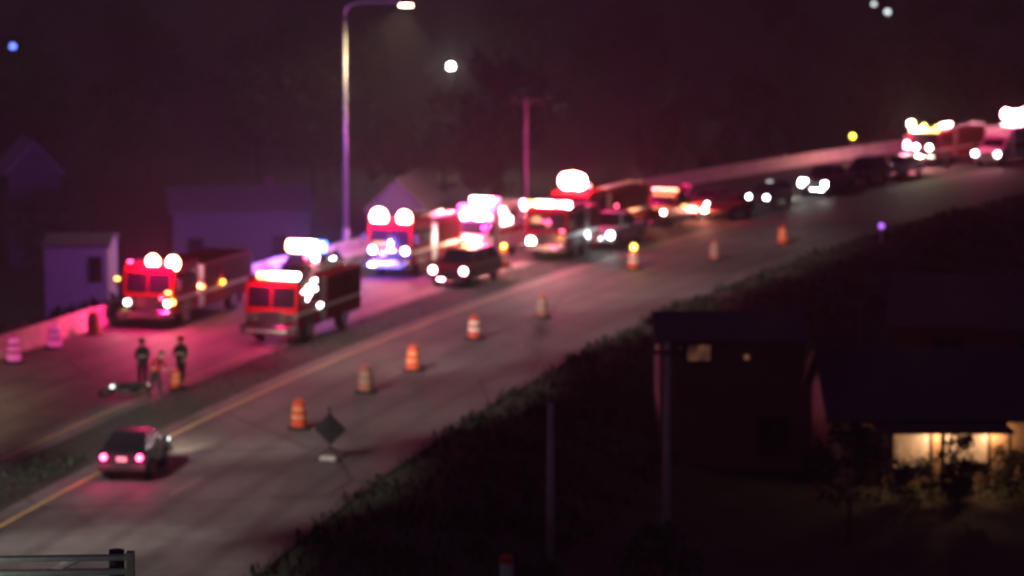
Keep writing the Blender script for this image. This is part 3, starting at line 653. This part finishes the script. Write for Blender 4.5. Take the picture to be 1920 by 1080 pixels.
# ------------------------------------------------------------------ people
def person(label, loc, rz, coat, pose, helmet=None, legs=M_pants, group='people at the crash'):
    J = {}
    V = []; E = []; RAD = []
    def add(k, p, r, par=None):
        J[k] = len(V); V.append(p); RAD.append(r)
        if par is not None: E.append((J[par], J[k]))
    lean = pose.get('lean', 0); st = pose.get('stride', 0)
    add('pel', (0, 0, .95), (.16, .13))
    add('bel', (0, -.02 * lean, 1.12), (.155, .12), 'pel'); add('che', (0, -.07 * lean, 1.32), (.185, .13), 'bel')
    add('neck', (0, -.11 * lean, 1.50), (.075, .075), 'che'); add('head0', (0, -.14 * lean, 1.58), (.075, .08), 'neck')
    add('head1', (0, -.16 * lean, 1.66), (.092, .105), 'head0'); add('head2', (0, -.16 * lean, 1.75), (.07, .085), 'head1')
    add('nose', (0, -.16 * lean - .12, 1.65), (.014, .02), 'head1')
    for s, nm in ((-1, 'l'), (1, 'r')):
        hx = s * .10; kx = s * .115
        add('hip' + nm, (hx, 0, .88), (.098, .10), 'pel'); add('knee' + nm, (kx, -.04 - s * st * .14, .50), (.068, .068), 'hip' + nm)
        add('ank' + nm, (kx, .02 - s * st * .24, .10), (.05, .05), 'knee' + nm); add('toe' + nm, (kx + s * .03, -.16 - s * st * .24, .045), (.045, .035), 'ank' + nm)
        add('sh' + nm, (s * .19, -.08 * lean, 1.42), (.072, .07), 'che')
        ar = pose.get('arm' + nm, (0, 0))
        el = (s * (.25 + .06 * ar[1]), -.08 * lean - .16 * ar[0], 1.16 + .06 * ar[0]); wr = (s * (.25 - .08 * ar[0]), -.10 * lean - .36 * ar[0] - .03, .92 + .22 * ar[0])
        add('el' + nm, el, (.05, .05), 'sh' + nm); add('wr' + nm, wr, (.034, .03), 'el' + nm)
        d = (Vector(wr) - Vector(el)).normalized(); pal = Vector(wr) + d * .07; add('palm' + nm, tuple(pal), (.036, .02), 'wr' + nm)
        side = Vector((0, 1, 0)); 
        for i, ln in enumerate((.075, .085, .08, .06)):
            b0 = pal + d * .035 + side * (.018 * (i - 1.5)); add('f%d%s' % (i, nm), tuple(b0 + d * ln * .5), (.0095, .0095), 'palm' + nm)
            add('g%d%s' % (i, nm), tuple(b0 + d * ln + Vector((-s * .02, 0, 0))), (.008, .008), 'f%d%s' % (i, nm))
        add('th' + nm, tuple(pal - d * .01 + Vector((0, -.045, 0))), (.011, .011), 'palm' + nm); add('ti' + nm, tuple(pal + d * .03 + Vector((-s * .012, -.06, 0))), (.009, .009), 'th' + nm)
    me = bpy.data.meshes.new('person'); me.from_pydata(V, E, [])
    o = bpy.data.objects.new('tmp', me); COL.objects.link(o)
    sk = o.modifiers.new('s', 'SKIN'); sb = o.modifiers.new('u', 'SUBSURF'); sb.levels = 1; sb.render_levels = 1
    for i, d in enumerate(me.skin_vertices[0].data): d.radius = tuple(q * (1.34 if q > .06 else 1.25 if q > .045 else 1) for q in RAD[i]); d.use_root = (i == 0)
    dg = bpy.context.evaluated_depsgraph_get(); m2 = bpy.data.meshes.new_from_object(o.evaluated_get(dg)); bpy.data.objects.remove(o)
    m2.materials.clear()
    for m in (M_skin, coat, legs, M_boot): m2.materials.append(m)
    hands = [Vector(V[J['palm' + n]]) for n in 'lr']
    for pl in m2.polygons:
        c = pl.center
        if c.z > 1.53 or min((c - h).length for h in hands) < .13: pl.material_index = 0
        elif c.z > .98 or abs(c.x) > .21: pl.material_index = 1
        elif c.z > .2: pl.material_index = 2
        else: pl.material_index = 3
        pl.use_smooth = True
    t = thing('person', label, 'person', loc, rz, group)
    bo = bpy.data.objects.new('body', m2); COL.objects.link(bo); bo.parent = t
    hp = Vector((0, -.16 * lean, 1.70))
    for s in (-1, 1):
        MB().ball((hp.x + s * .034, hp.y - .098, 1.672), .012, 6).build('eye', M_dark, t); MB().ball((hp.x + s * .095, hp.y + .01, 1.655), .025, 6).build('ear', M_skin, t)
    box((hp.x, hp.y - .10, 1.60), (.05, .012, .01)).build('mouth', M_maroon, t)
    if helmet:
        MB().lathe([(.165, 1.69), (.17, 1.705), (.125, 1.73), (.115, 1.80), (.06, 1.85), (.01, 1.86)], (hp.x, hp.y, 0), 14).build('helmet', helmet, t)
    else:
        MB().lathe([(.098, 1.68), (.108, 1.74), (.09, 1.80), (.04, 1.835), (.01, 1.84)], (hp.x, hp.y + .02, 0), 12).build('hair', M_dark, t)
    if coat is M_coatr or coat is M_coatd:
        MB().lathe([(.205, 1.12), (.205, 1.17)], (0, -.03 * lean, 0), 14).build('reflective_belt', M_tape if coat is M_coatd else M_tan, t)
    return t
person('person in dark turnout coat and helmet standing left of the red jacket', pt(15.35, 357.55), R_(15), M_coatd, dict(lean=.3, arml=(.3, 0), armr=(.5, 0)), M_dark)
person('person in a red jacket and dark trousers standing by the wreck on the road', pt(14.93, 355.95), R_(60), M_coatr, dict(lean=2.4, stride=.9, arml=(.9, 0), armr=(1.0, 0)), None)
person('person in dark clothes behind the lone drum, right of the red jacket', pt(15.52, 356.3), R_(-20), M_coatd, dict(lean=.4, stride=.6, arml=(.4, .5), armr=(.2, .5)), M_red)
t = drum('orange-lit traffic drum at the feet of the person right of the red jacket', 15.25, 355.85, None, M_tan); t.scale = (.75, .75, .72)

# ------------------------------------------------------------------ motorcycle lying on the road
t = thing('motorcycle', 'dark crashed motorcycle lying on its side at the feet of the red jacket', 'motorcycle', pt(14.75, 356.75, .02), R_(-62))
t.rotation_euler = (0, 0, R_(-62)); 
holder = Matrix.Translation((0, 0, .34)) @ Matrix.Rotation(R_(58), 4, 'Y')
def mpart(b, name, m, par=None, bevel=0, smooth=False):
    b.v = [tuple(holder @ Vector(q)) for q in b.v]
    return b.build(name, m, par or t, bevel=bevel, smooth=smooth)
for yy in (-.72, .72):
    wv = MB(); n = 20
    for i in range(n):
        a0, a1 = 2 * PI * i / n, 2 * PI * (i + 1) / n
        wv.cyl((0, yy + .27 * math.cos(a0), .27 * math.sin(a0) ), (0, yy + .27 * math.cos(a1), .27 * math.sin(a1)), .06, .06, 6, cap=False)
    wo = mpart(wv, 'wheel', M_rubber)
    rv = MB(); rv.cyl((-.04, yy, 0), (.04, yy, 0), .1, .1, 10)
    for i in range(5):
        a = 2 * PI * i / 5; rv.cyl((0, yy, 0), (0, yy + .22 * math.cos(a), .22 * math.sin(a)), .02, .02, 5)
    mpart(rv, 'rim', M_alum, wo)
b = MB(); b.tube([(0, -.72, 0), (0, -.50, .55)], .035); b.tube([(0, -.5, .5), (0, .1, .1), (0, .72, 0)], .04); b.tube([(0, -.5, .5), (0, .2, .45), (0, .75, .5)], .035); mpart(b, 'frame', M_dark)
b = MB(); b.box((0, -.1, .15), (.34, .42, .34)); mpart(b, 'engine', M_alum, bevel=.04)
b = MB(); b.box((0, -.22, .54), (.28, .5, .22), .7, .8); mpart(b, 'fuel_tank', M_black, bevel=.06)
b = MB(); b.box((0, .3, .5), (.24, .6, .1), .8, .9); mpart(b, 'seat', M_rubber, bevel=.04)
b = MB(); b.tube([(-.36, -.42, .72), (-.1, -.52, .66), (.1, -.52, .66), (.36, -.42, .72)], .02); mpart(b, 'handlebar', M_chrome)
b = MB(); b.cyl((0, -.58, .52), (0, -.70, .52), .07, .07, 12); mpart(b, 'headlight', G_farw)  # lit lens stands in for a white glint on the wreck
b = MB(); b.cyl((.16, .1, .05), (.18, .85, .12), .05, .06, 10); mpart(b, 'exhaust', M_chrome)
b = MB(); b.box((0, .86, .42), (.12, .08, .08)); mpart(b, 'tail_light', G_dim)  # dim glow stands in for the wreck's amber glint

# ------------------------------------------------------------------ street lamps and poles
def street_lamp(label, phi, r, H=14.0, arm=3.9, watts=7000, tilt=18, group='tall highway light poles'):
    x, y, _ = pt(phi, r); t = thing('street_lamp', label, 'street lamp', (x, y, height(x, y)), R_(-phi), group)
    MB().cyl((0, 0, 0), (0, 0, .9), .24, .2, 12).build('pole_base', M_conc, t)
    MB().cyl((0, 0, .9), (0, 0, H - .7), .17, .10, 12).build('pole', M_steel, t, smooth=True)
    sg = 1 if arm > 0 else -1; arm = abs(arm)
    if sg < 0: t.rotation_euler = (0, 0, R_(-phi) + PI)
    pts = [(0, 0, H - .7), (.12, 0, H - .3), (.5, 0, H - .05), (1.2, 0, H + .08), (arm - .3, 0, H + .1)]
    MB().tube(pts, .075, 8).build('arm', M_steel, t)
    MB().hull8([(arm - .4, -.16, H - .02), (arm + .45, -.2, H - .02), (arm + .45, .2, H - .02), (arm - .4, .16, H - .02)], [(arm - .4, -.1, H + .16), (arm + .3, -.12, H + .14), (arm + .3, .12, H + .14), (arm - .4, .1, H + .16)]).build('lamp_head', M_grey, t)
    lamp(t, 'lens', (arm + .05, 0, H - .1), (.7, .32, .14), G_warm)
    o = light(t, (arm + .05, 0, H - .3), SOD, watts, 128, .2); o.data.spot_blend = .6; o.rotation_euler = (0, R_(tilt), 0)
    return t
street_lamp('tall grey light pole with a curved arm behind the police car', 23.28, 369.8)
street_lamp('tall light pole left of the view beside the far shoulder', 13.4, 369.8, watts=12000, tilt=25)
street_lamp('tall light pole right of the view beyond the far fire engines', 47.0, 369.8)
mx_, my_, _ = pt(4.0, 372)
hm = height(mx_, my_)
t = thing('added_mast_light', 'added floodlight mast, unseen left of the view, lighting the near road', 'light mast', (mx_, my_, hm))  # added mast out of view; its floods brighten the near road
MB().cyl((0, 0, 0), (0, 0, 46), .45, .22, 12).build('pole', M_steel, t)
MB().lathe([(1.0, 45.6), (1.0, 45.8)]).build('ring', M_steel, t)
for k, (ph, r, rad, wt) in enumerate([(9.6, 350.0, 5.8, .9e5), (11.8, 349.9, 5.8, 1.0e5), (14.6, 349.7, 6.0, 1.6e5), (18.5, 349.0, 6.2, 2.9e5), (22.3, 348.6, 6.4, 4.0e5)]):
    a = 2 * PI * k / 4; lx, ly = 1.2 * math.cos(a), 1.2 * math.sin(a)
    MB().box((lx, ly, 45.5), (.5, .5, .3)).build('flood_head', M_grey, t)
    tx, ty, _ = pt(ph, r); dv = Vector((tx - (mx_ + lx), ty - (my_ + ly), -(hm + 45.2)))
    o = light(t, (lx, ly, 45.2), (1, .90, .82), wt * 1.7, 2 * math.degrees(math.atan(rad * 1.35 / dv.length)), .2); o.data.spot_blend = .55
    o.rotation_euler = dv.to_track_quat('-Z', 'Y').to_euler()

def far_lamp(label, x, y, ztop, m, watts, heads=1, group=None, bulb=.35):
    z0 = height(x, y); t = thing('lamp_post', label, 'lamp post', (x, y, z0), 0, group)
    h = ztop - z0
    MB().cyl((0, 0, 0), (0, 0, h), .1, .07, 8).build('pole', M_dark, t)
    for k in range(heads):
        off = 0 if heads == 1 else (-1.1 if k == 0 else .5)
        b = MB(); b.box((off / 2, 0, h + .05 + (.9 if k == 0 and heads > 1 else 0)), (abs(off) + .1, .08, .08)); b.build('arm', M_dark, t)
        lamp(t, 'lamp_head', (off, -.1, h - .1 + (.9 if k == 0 and heads > 1 else 0)), bulb * (1 if k or heads == 1 else .8), m, 0, shape='dome')
    if watts: light(t, (0, -.6, h), LAMPCOL.get(m, WHITE), watts, None, .2)
    return t
far_lamp('single white street light on a dark post behind the houses', -6.6, 300, 3.6, G_white, 3000, bulb=.36)
far_lamp('far blue lamp on a post at the upper left edge', -47.0, 262, 7.3, G_bluefar, 0, bulb=.26)
far_lamp('pair of far white lamps on a post at the upper right', 42.9, 322, 8.8, G_farw, 0, 2, bulb=.3)

def utility_pole(label, x, y, ztop, cross=True, group='timber utility poles', m=None):
    z0 = height(x, y); t = thing('utility_pole', label, 'utility pole', (x, y, z0), R_(5), group); h = ztop - z0
    MB().cyl((0, 0, 0), (0, 0, h), .15, .10, 10).build('pole', m or M_wood, t, smooth=True)
    if cross:
        co = box((0, -.14, h - .3), (1.1 if y < 120 else 2.2, .1, .12)).build('crossarm', M_wood, t)
        for s in (-1, 0, 1): MB().lathe([(.03, 0), (.05, .05), (.03, .12)], (s * .42 * (1 if y < 120 else 2), -.14, h - .24), 8).build('insulator', M_alum, co)
    return t
utility_pole('timber utility pole with a crossarm in the dark right of the road', 5.1, 90, 4.6, m=M_conc)
utility_pole('short timber post in the dark verge left of the utility pole', 1.2, 85, 3.4, False, m=M_conc)
utility_pole('thin timber pole in the dark yard at the right', 13.96, 110, 3.2, False)
utility_pole('tall pale pole rising behind the ladder truck', .95, 185, 7.0, True, m=M_conc)

t = thing('marker_post', 'thick white post with a red cap at the bottom edge', 'marker post', (-.15, 75, height(-.15, 75)))
h = .9 - height(-.15, 75)
MB().lathe([(.2, 0), (.2, h - .22)]).build('post', M_white, t); MB().lathe([(.205, h - .22), (.205, h - .05), (.1, h)]).build('cap', M_orange, t)

# cantilever sign gantry, bottom left
gx, gy = -6.55, 45.0; g0 = height(gx, gy)
t = thing('gantry', 'pale steel cantilever gantry arm with its post at the lower left corner', 'sign gantry', (gx, gy, g0), R_(2))
top = 7.75 - g0
MB().cyl((0, 0, 0), (0, 0, top + .08), .16, .13, 14).build('post', M_dark, t, smooth=True)
ga = MB(); ga.cyl((.2, -.2, top), (-12, -.2, top - .1), .055, .055, 10); ga.cyl((.2, -.2, top - .24), (-12, -.2, top - .34), .06, .06, 10); ga.build('chord', M_steel, t)
for k in range(9): MB().cyl((-.5 - 1.3 * k, -.2, top), (-1.1 - 1.3 * k, -.2, top - .3), .03, .03, 6).build('web_brace', M_steel, t)
lamp(t, 'added_gantry_lamp', (-4.6, -1.6, top - .7), (.5, .2, .15), G_white)  # lamp added out of view to brighten the gantry chords
light(t, (-4.2, -1.4, top - .5), (.9, 1, .8), 260)
box((.25, -.2, top - .12), (.12, .2, .42)).build('end_plate', M_steel, t)

# ------------------------------------------------------------------ houses
def house(label, x, y, z, w, d, h, rh, rz, wall, roof, axis='x', wins=(), door=None, chimney=None, over=.35, frame=None, hip=False, group='houses beyond the highway'):
    t = thing('house', label, 'house', (x, y, z), rz, group)
    b = MB(); b.box((0, d / 2, h / 2), (w, d, h))
    if axis == 'x': b.add([(-w / 2, 0, h), (-w / 2, d, h), (-w / 2, d / 2, h + rh), (w / 2, 0, h), (w / 2, d, h), (w / 2, d / 2, h + rh)], [(0, 1, 2), (5, 4, 3), (0, 2, 5, 3), (1, 4, 5, 2)])
    else: b.add([(-w / 2, 0, h), (w / 2, 0, h), (0, 0, h + rh), (-w / 2, d, h), (w / 2, d, h), (0, d, h + rh)], [(0, 1, 2), (5, 4, 3), (0, 2, 5, 3), (1, 4, 5, 2)])
    b.build('wall', wall, t)
    r = MB(); th = .14
    if axis == 'x':
        for sgn in (0, 1):
            ye = -over if sgn == 0 else d + over; ze = h - over * rh / (d / 2)
            r.hull8([(-w / 2 - over, ye, ze + .01), (w / 2 + over, ye, ze + .01), (w / 2 + over, d / 2, h + rh + .01), (-w / 2 - over, d / 2, h + rh + .01)],
                    [(-w / 2 - over, ye, ze + th), (w / 2 + over, ye, ze + th), (w / 2 + over, d / 2, h + rh + th), (-w / 2 - over, d / 2, h + rh + th)])
    else:
        for sgn in (-1, 1):
            xe = sgn * (w / 2 + over); ze = h - over * rh / (w / 2)
            r.hull8([(xe, -over, ze + .01), (xe, d + over, ze + .01), (0, d + over, h + rh + .01), (0, -over, h + rh + .01)],
                    [(xe, -over, ze + th), (xe, d + over, ze + th), (0, d + over, h + rh + th), (0, -over, h + rh + th)])
    ro = r.build('roof', roof, t)
    if chimney: box((chimney[0], chimney[1], h + rh), (.6, .6, 1.6)).build('chimney', M_brick, ro)
    for (wx, wz, ww, wh, on) in wins:
        f = MB(); f.box((wx, -.03, wz - wh / 2 - .05), (ww + .24, .1, .1)); f.box((wx, -.03, wz + wh / 2 + .05), (ww + .24, .1, .1))
        f.box((wx - ww / 2 - .05, -.03, wz), (.1, .1, wh)); f.box((wx + ww / 2 + .05, -.03, wz), (.1, .1, wh)); _ = None if on else (f.box((wx, -.03, wz), (.05, .07, wh)), f.box((wx, -.028, wz), (ww, .07, .05)))
        fo = f.build('window', frame or M_dark, t)
        box((wx, -.02, wz), (ww, .03, wh)).build('pane', (G_win if on == 1 else G_wdim) if on else M_glass, fo)
    if door:
        do = box((door, -.03, 1.05), (1.0, .08, 2.1)).build('door', M_dark, t); box((door + .38, -.09, 1.0), (.06, .06, .14)).build('handle', M_chrome, do)
    return t
M_wallv = mat('lavender grey siding', (.12, .11, .15), .75, var=.1, scale=2)
M_walls = mat('faded shed boards', (.40, .37, .44), .8, var=.15, scale=3)
M_wallq = mat('lilac roof painted as lit', (.62, .56, .70), .75, var=.08, scale=2)  # pale lilac puts the violet light on the gable into the roof colour
zz = height(-38, 220)
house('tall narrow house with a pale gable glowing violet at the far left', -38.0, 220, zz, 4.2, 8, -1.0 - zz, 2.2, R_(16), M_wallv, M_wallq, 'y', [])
zz = height(-7.1, 169)
house('steep pale gable house lit pink behind the short red fire engine', -7.1, 169, zz, 3.6, 8, 1.1 - zz, 1.7, R_(-8), M_wallv, M_roofp, 'y', [], over=.2)
zz = height(-18, 190)
house('long two storey house with a pale roof behind the dark red engine', -18.6, 190, zz, 9.4, 7, -1.2 - zz, 1.4, R_(10), M_wallv, M_roofp, 'x', [(-3.2, 5.0, .9, 1.1, 0), (2.6, 5.0, .9, 1.1, 0)], -1.4, (2.2, 3.6))
zz = height(-23, 150)
house('pale bluish shed wall with one dark window behind the barrier at the left', -23.6, 149, zz, 3.4, 5, 2.9 + (-1.9 - zz), .4, R_(2), M_walls, M_wallv, 'x', [(1.05, 1.7 + (-1.9 - zz), .5, 1.2, 0)], None, None, .15)
zz = height(-52, 225)
house('dark house at the left edge among the trees', -52, 225, zz, 9, 8, 3.0, 2.2, R_(14), M_brick, M_roof, 'x', [(-2, 1.6, 1.2, 1.2, 0), (2, 1.6, 1.2, 1.2, 0)], 0)
zz = height(30, 300)
house('dark brick house far behind the tow truck', 24, 300, zz, 11, 9, 3.2, 2.6, R_(-8), M_brick, M_roof, 'x', [(-3, 1.6, 1.2, 1.3, 0), (0, 1.6, 1.2, 1.3, 0), (3, 1.6, 1.2, 1.3, 0)], 1.6, (3, 4))
zz = height(78, 560)
house('pale house high on the far hillside below the pair of lamps', 74, 560, zz, 12, 9, 4.0, 3, R_(-8), M_wallp, M_roof, 'y', [(-3, 2, 1.2, 1.4, 0), (3, 2, 1.2, 1.4, 0)])

RG = 'dark houses below the right verge'
zz = height(16.2, 101)
hs = house('house with a warm lit porch at the lower right', 16.6, 102.5, zz, 9.0, 8, 2.6, 1.9, R_(0), M_wallt, M_roof, 'x', [(-1.6, 1.35, 1.35, 1.3, 1), (.45, 1.4, 1.6, 1.15, 1), (3.3, 1.4, .9, 1.3, 0)], -3.3, None, group=RG)
pr = MB(); pr.box((-.6, -1.0, 2.36), (5.0, 2.0, .1)); pr.build('porch_roof', M_roof, hs)
for xx in (-3.0, -.75, 1.75): box((xx, -1.85, 1.16), (.1, .1, 2.3)).build('porch_post', M_wood, hs)
box((-.6, -1.85, .75), (4.9, .06, .07)).build('porch_rail', M_wood, hs)
lamp(hs, 'porch_lamp', (-.65, -.15, 2.15), .09, G_warm, 0, shape='dome'); light(hs, (-.65, -.5, 2.05), (1, .5, .22), 95)
light(hs, (1.4, -.4, 2.0), (1, .5, .22), 60)
zz = height(7.5, 103)
hs = house('dark low house with one dim lit upper window beside the utility pole', 8.3, 103.5, zz, 5.4, 4.5, 5.0, .7, R_(0), M_brick, M_roof, 'x', [(-1.25, 4.55, .85, .6, 2), (1.6, 1.4, 1.0, 1.2, 0)], None, None, .25, group=RG)
lamp(hs, 'wall_lamp', (.55, -.1, 4.4), .09, G_dim, 0, shape='dome')
zz = height(22, 125)
house('dark unlit house deep in the trees at the right', 22, 126, zz, 9, 7, 2.8, 1.8, R_(-12), M_brick, M_roof, 'x', [(-2, 1.5, 1.2, 1.1, 0), (2, 1.5, 1.2, 1.1, 0)], 0, group=RG)

# ------------------------------------------------------------------ trees and shrubs
def crown_mesh(seed, rx, rz, nclump, nleaf, leaf, m):
    rnd = random.Random(seed); b = MB()
    for c in range(nclump):
        th = rnd.uniform(0, 2 * PI); u = rnd.uniform(-.75, 1); rad = rnd.uniform(.35, 1) * math.sqrt(max(.05, 1 - u * u * .8))
        cx, cy, cz = rx * rad * math.cos(th), rx * rad * math.sin(th), rz * u; cr = rx * rnd.uniform(.2, .42)
        for k in range(nleaf):
            d = Vector((rnd.gauss(0, 1), rnd.gauss(0, 1), rnd.gauss(0, .8))).normalized() * cr * rnd.uniform(.4, 1.05)
            q = Vector((cx, cy, cz)) + d; n = Vector((rnd.gauss(0, 1), rnd.gauss(0, 1), rnd.gauss(0, 1) + .6)).normalized()
            a = n.orthogonal().normalized() * leaf * rnd.uniform(.6, 1.4); e = n.cross(a).normalized() * leaf * rnd.uniform(.4, .9)
            b.add([q - a, q - e, q + a, q + e], [(0, 1, 2, 3)])
    return b
def tree_proto(seed, H, rx, m):
    rnd = random.Random(seed + 50)
    t = thing('tree', 'x', 'tree')
    tb = MB(); tb.cyl((0, 0, -.3), (.1, .05, H * .45), .035 * H * .6, .02 * H * .6, 8)
    for k in range(6):
        a = k * 1.05 + rnd.uniform(0, .5); z0 = H * rnd.uniform(.28, .5)
        tb.cyl((.08, .04, z0), (rx * .7 * math.cos(a), rx * .7 * math.sin(a), z0 + H * rnd.uniform(.15, .35)), .010 * H * .7, .004 * H, 6)
    tb.build('trunk', M_bark, t)
    crown_mesh(seed, rx, H * .36, 34, 26, H * .032, m).build('crown', m, t, loc=(0, 0, H * .62))
    return t
protos = [tree_proto(1, 11, 3.6, M_leaf), tree_proto(2, 14, 4.4, M_leaf2), tree_proto(3, 8, 3.2, M_leaf), tree_proto(4, 12, 3.0, M_leaf2)]
KIND = ['round leafy tree', 'tall spreading tree', 'small bushy tree', 'narrow dark tree']
rnd = random.Random(11)
spots = []
def ok(x, y):
    return all((x - a) ** 2 + (y - b) ** 2 > 25 for a, b, *_ in spots)
zones = [((-62, -8), (268, 300), 14, 'in the row behind the houses', 'trees behind the houses'),
         ((-8, 60), (255, 330), 16, 'in the row behind the queued cars', 'trees behind the queued traffic'),
         ((-85, 40), (330, 430), 24, 'in the wood at upper left', 'trees of the wood at the upper left'),
         ((40, 110), (330, 470), 18, 'in the wood at upper right', 'trees of the wood at the upper right'),
         ((-120, 130), (470, 680), 34, 'on the far hillside', 'trees on the far hillside')]
first = [True] * 4; planted = []
for (xr, yr, n, where, grp) in zones:
    for i in range(n):
        for tr in range(30):
            x = rnd.uniform(*xr); y = rnd.uniform(*yr)
            if ok(x, y): break
        spots.append((x, y)); k = rnd.randrange(4)
        if first[k]: o = protos[k]; first[k] = False
        else: o = copy_tree(protos[k])
        s = rnd.uniform(.75, 1.15) * (1.35 if y > 460 else 1)
        o.location = (x, y, height(x, y)); o.rotation_euler = (0, 0, rnd.uniform(0, 6.28)); o.scale = (s, s, s * rnd.uniform(.9, 1.15))
        tag(o, KIND[k] + ' ' + where, 'tree', grp); planted.append((x / y, o, KIND[k], where))
ORD = 'leftmost second third fourth fifth sixth seventh eighth ninth tenth eleventh twelfth thirteenth fourteenth fifteenth sixteenth'.split()
seen = {}
for _, o, kd, wh in sorted(planted, key=lambda q: q[0]):
    i = seen.get((kd, wh), 0); seen[(kd, wh)] = i + 1
    o['label'] = (ORD[min(i, 15)] + ' ' + kd + (' ' if i == 0 else ' from the left ') + wh)
near_trees = [(24, 118, 2, .62, 'small bushy tree behind the roof of the lit-porch house'), (11.5, 93, 2, .5, 'small bushy tree in the dark between utility pole and lit porch'),
              (4.2, 80, 2, .4, 'small bushy tree at the foot of the utility pole'), (14.0, 120, 2, .55, 'small bushy tree by the thin pole at the right'), (-35.2, 205, 1, .52, 'left of two dark trees before the violet gable'), (-32.2, 206, 3, .6, 'right of two dark trees before the violet gable'), (27, 140, 0, .5, 'round leafy tree at the right edge of the verge'), (16.0, 97.5, 3, .24, 'thin young tree before the windows of the lit porch')]
for x, y, k, s, lb in near_trees:
    o = copy_tree(protos[k]); o.location = (x, y, height(x, y)); o.scale = (s, s, s); o.rotation_euler = (0, 0, x); tag(o, lb, 'tree', 'small trees below the right verge' if y < 150 else 'trees before the violet gable')
# shrubs before the lit porch
for i, (x, y, s, lb) in enumerate([(14.7, 99.0, 1.15, 'round dark shrub before the left window of the lit porch'), (18.0, 99.0, 1.25, 'larger dark shrub before the right side of the lit porch'), (19.6, 100, .9, 'dark shrub at the right end of the lit porch'), (16.3, 99.4, .62, 'low dark shrub at the middle of the lit porch')]):
    b = crown_mesh(30 + i, s, s * .8, 34, 46, .07, M_leaf); o = b.build('shrub', M_leaf, None, loc=(x, y, height(x, y) + s * .75)); tag(o, lb, 'shrub', 'shrubs before the lit porch')
# rough weeds: right verge, median, far verge
def weeds(name, r0, r1, p0, p1, n, hmin, hmax, m, seed, zf=None):
    rn = random.Random(seed); b = MB()
    for i in range(n):
        ph = rn.uniform(p0, p1); r = rn.uniform(r0, r1); x, y, _ = pt(ph, r); z = (height(x, y) if zf is None else zf)
        pch = .5 + .5 * math.sin(x * .9 + 2 * math.sin(y * .7)) * math.sin(y * .55 + 1.3)
        if rn.random() > .35 + .65 * pch: continue
        h = hmin + (hmax - hmin) * rn.random() ** 1.6 * (.35 + .65 * pch); a = rn.uniform(0, 6.28); w = max(.02, h * rn.choice((.08, .14, .3))); dx, dy = math.cos(a) * w, math.sin(a) * w; lx, ly = rn.uniform(-.3, .3) * h, rn.uniform(-.3, .3) * h
        b.add([(x - dx, y - dy, z), (x + dx, y + dy, z), (x + dx * .8 + lx, y + dy * .8 + ly, z + h * .7), (x + lx * 1.4, y + ly * 1.4, z + h), (x - dx * .9 + lx, y - dy * .9 + ly, z + h * .6)], [(0, 1, 2, 3, 4)])
    o = b.build(name, m); tag(o, kind='stuff'); return o
weeds('verge_weeds', 335.5, 343.0, 6, 34, 42000, .06, .5, M_weed, 1)
weeds('median_grass', 353.1, 355.5, 8, 36, 9000, .03, .08, M_weed, 2, 0)
weeds('median_shrubs', 353.4, 355.3, 9.5, 12.9, 1500, .12, .4, M_leaf2, 3, 0)
weeds('far_verge_weeds', 368.3, 372, 8, 45, 4000, .2, .6, M_weed, 4)

# ------------------------------------------------------------------ haze added to stand in for glare round the lamps
hz = MB(); hz.box((0, 0, 55), (4200, 4200, 150)); ho = hz.build('haze', [])
m = bpy.data.materials.new('haze'); m.use_nodes = True; n = m.node_tree.nodes
n.remove(n['Principled BSDF']); pv = n.new('ShaderNodeVolumePrincipled')
pv.inputs['Color'].default_value = (.95, .95, .95, 1); pv.inputs['Density'].default_value = .0007; pv.inputs['Anisotropy'].default_value = .35
m.node_tree.links.new(pv.outputs[0], n['Material Output'].inputs['Volume'])
m.cycles.homogeneous_volume = True; m.cycles.volume_sampling = 'MULTIPLE_IMPORTANCE'
ho.data.materials.append(m); tag(ho, kind='stuff')
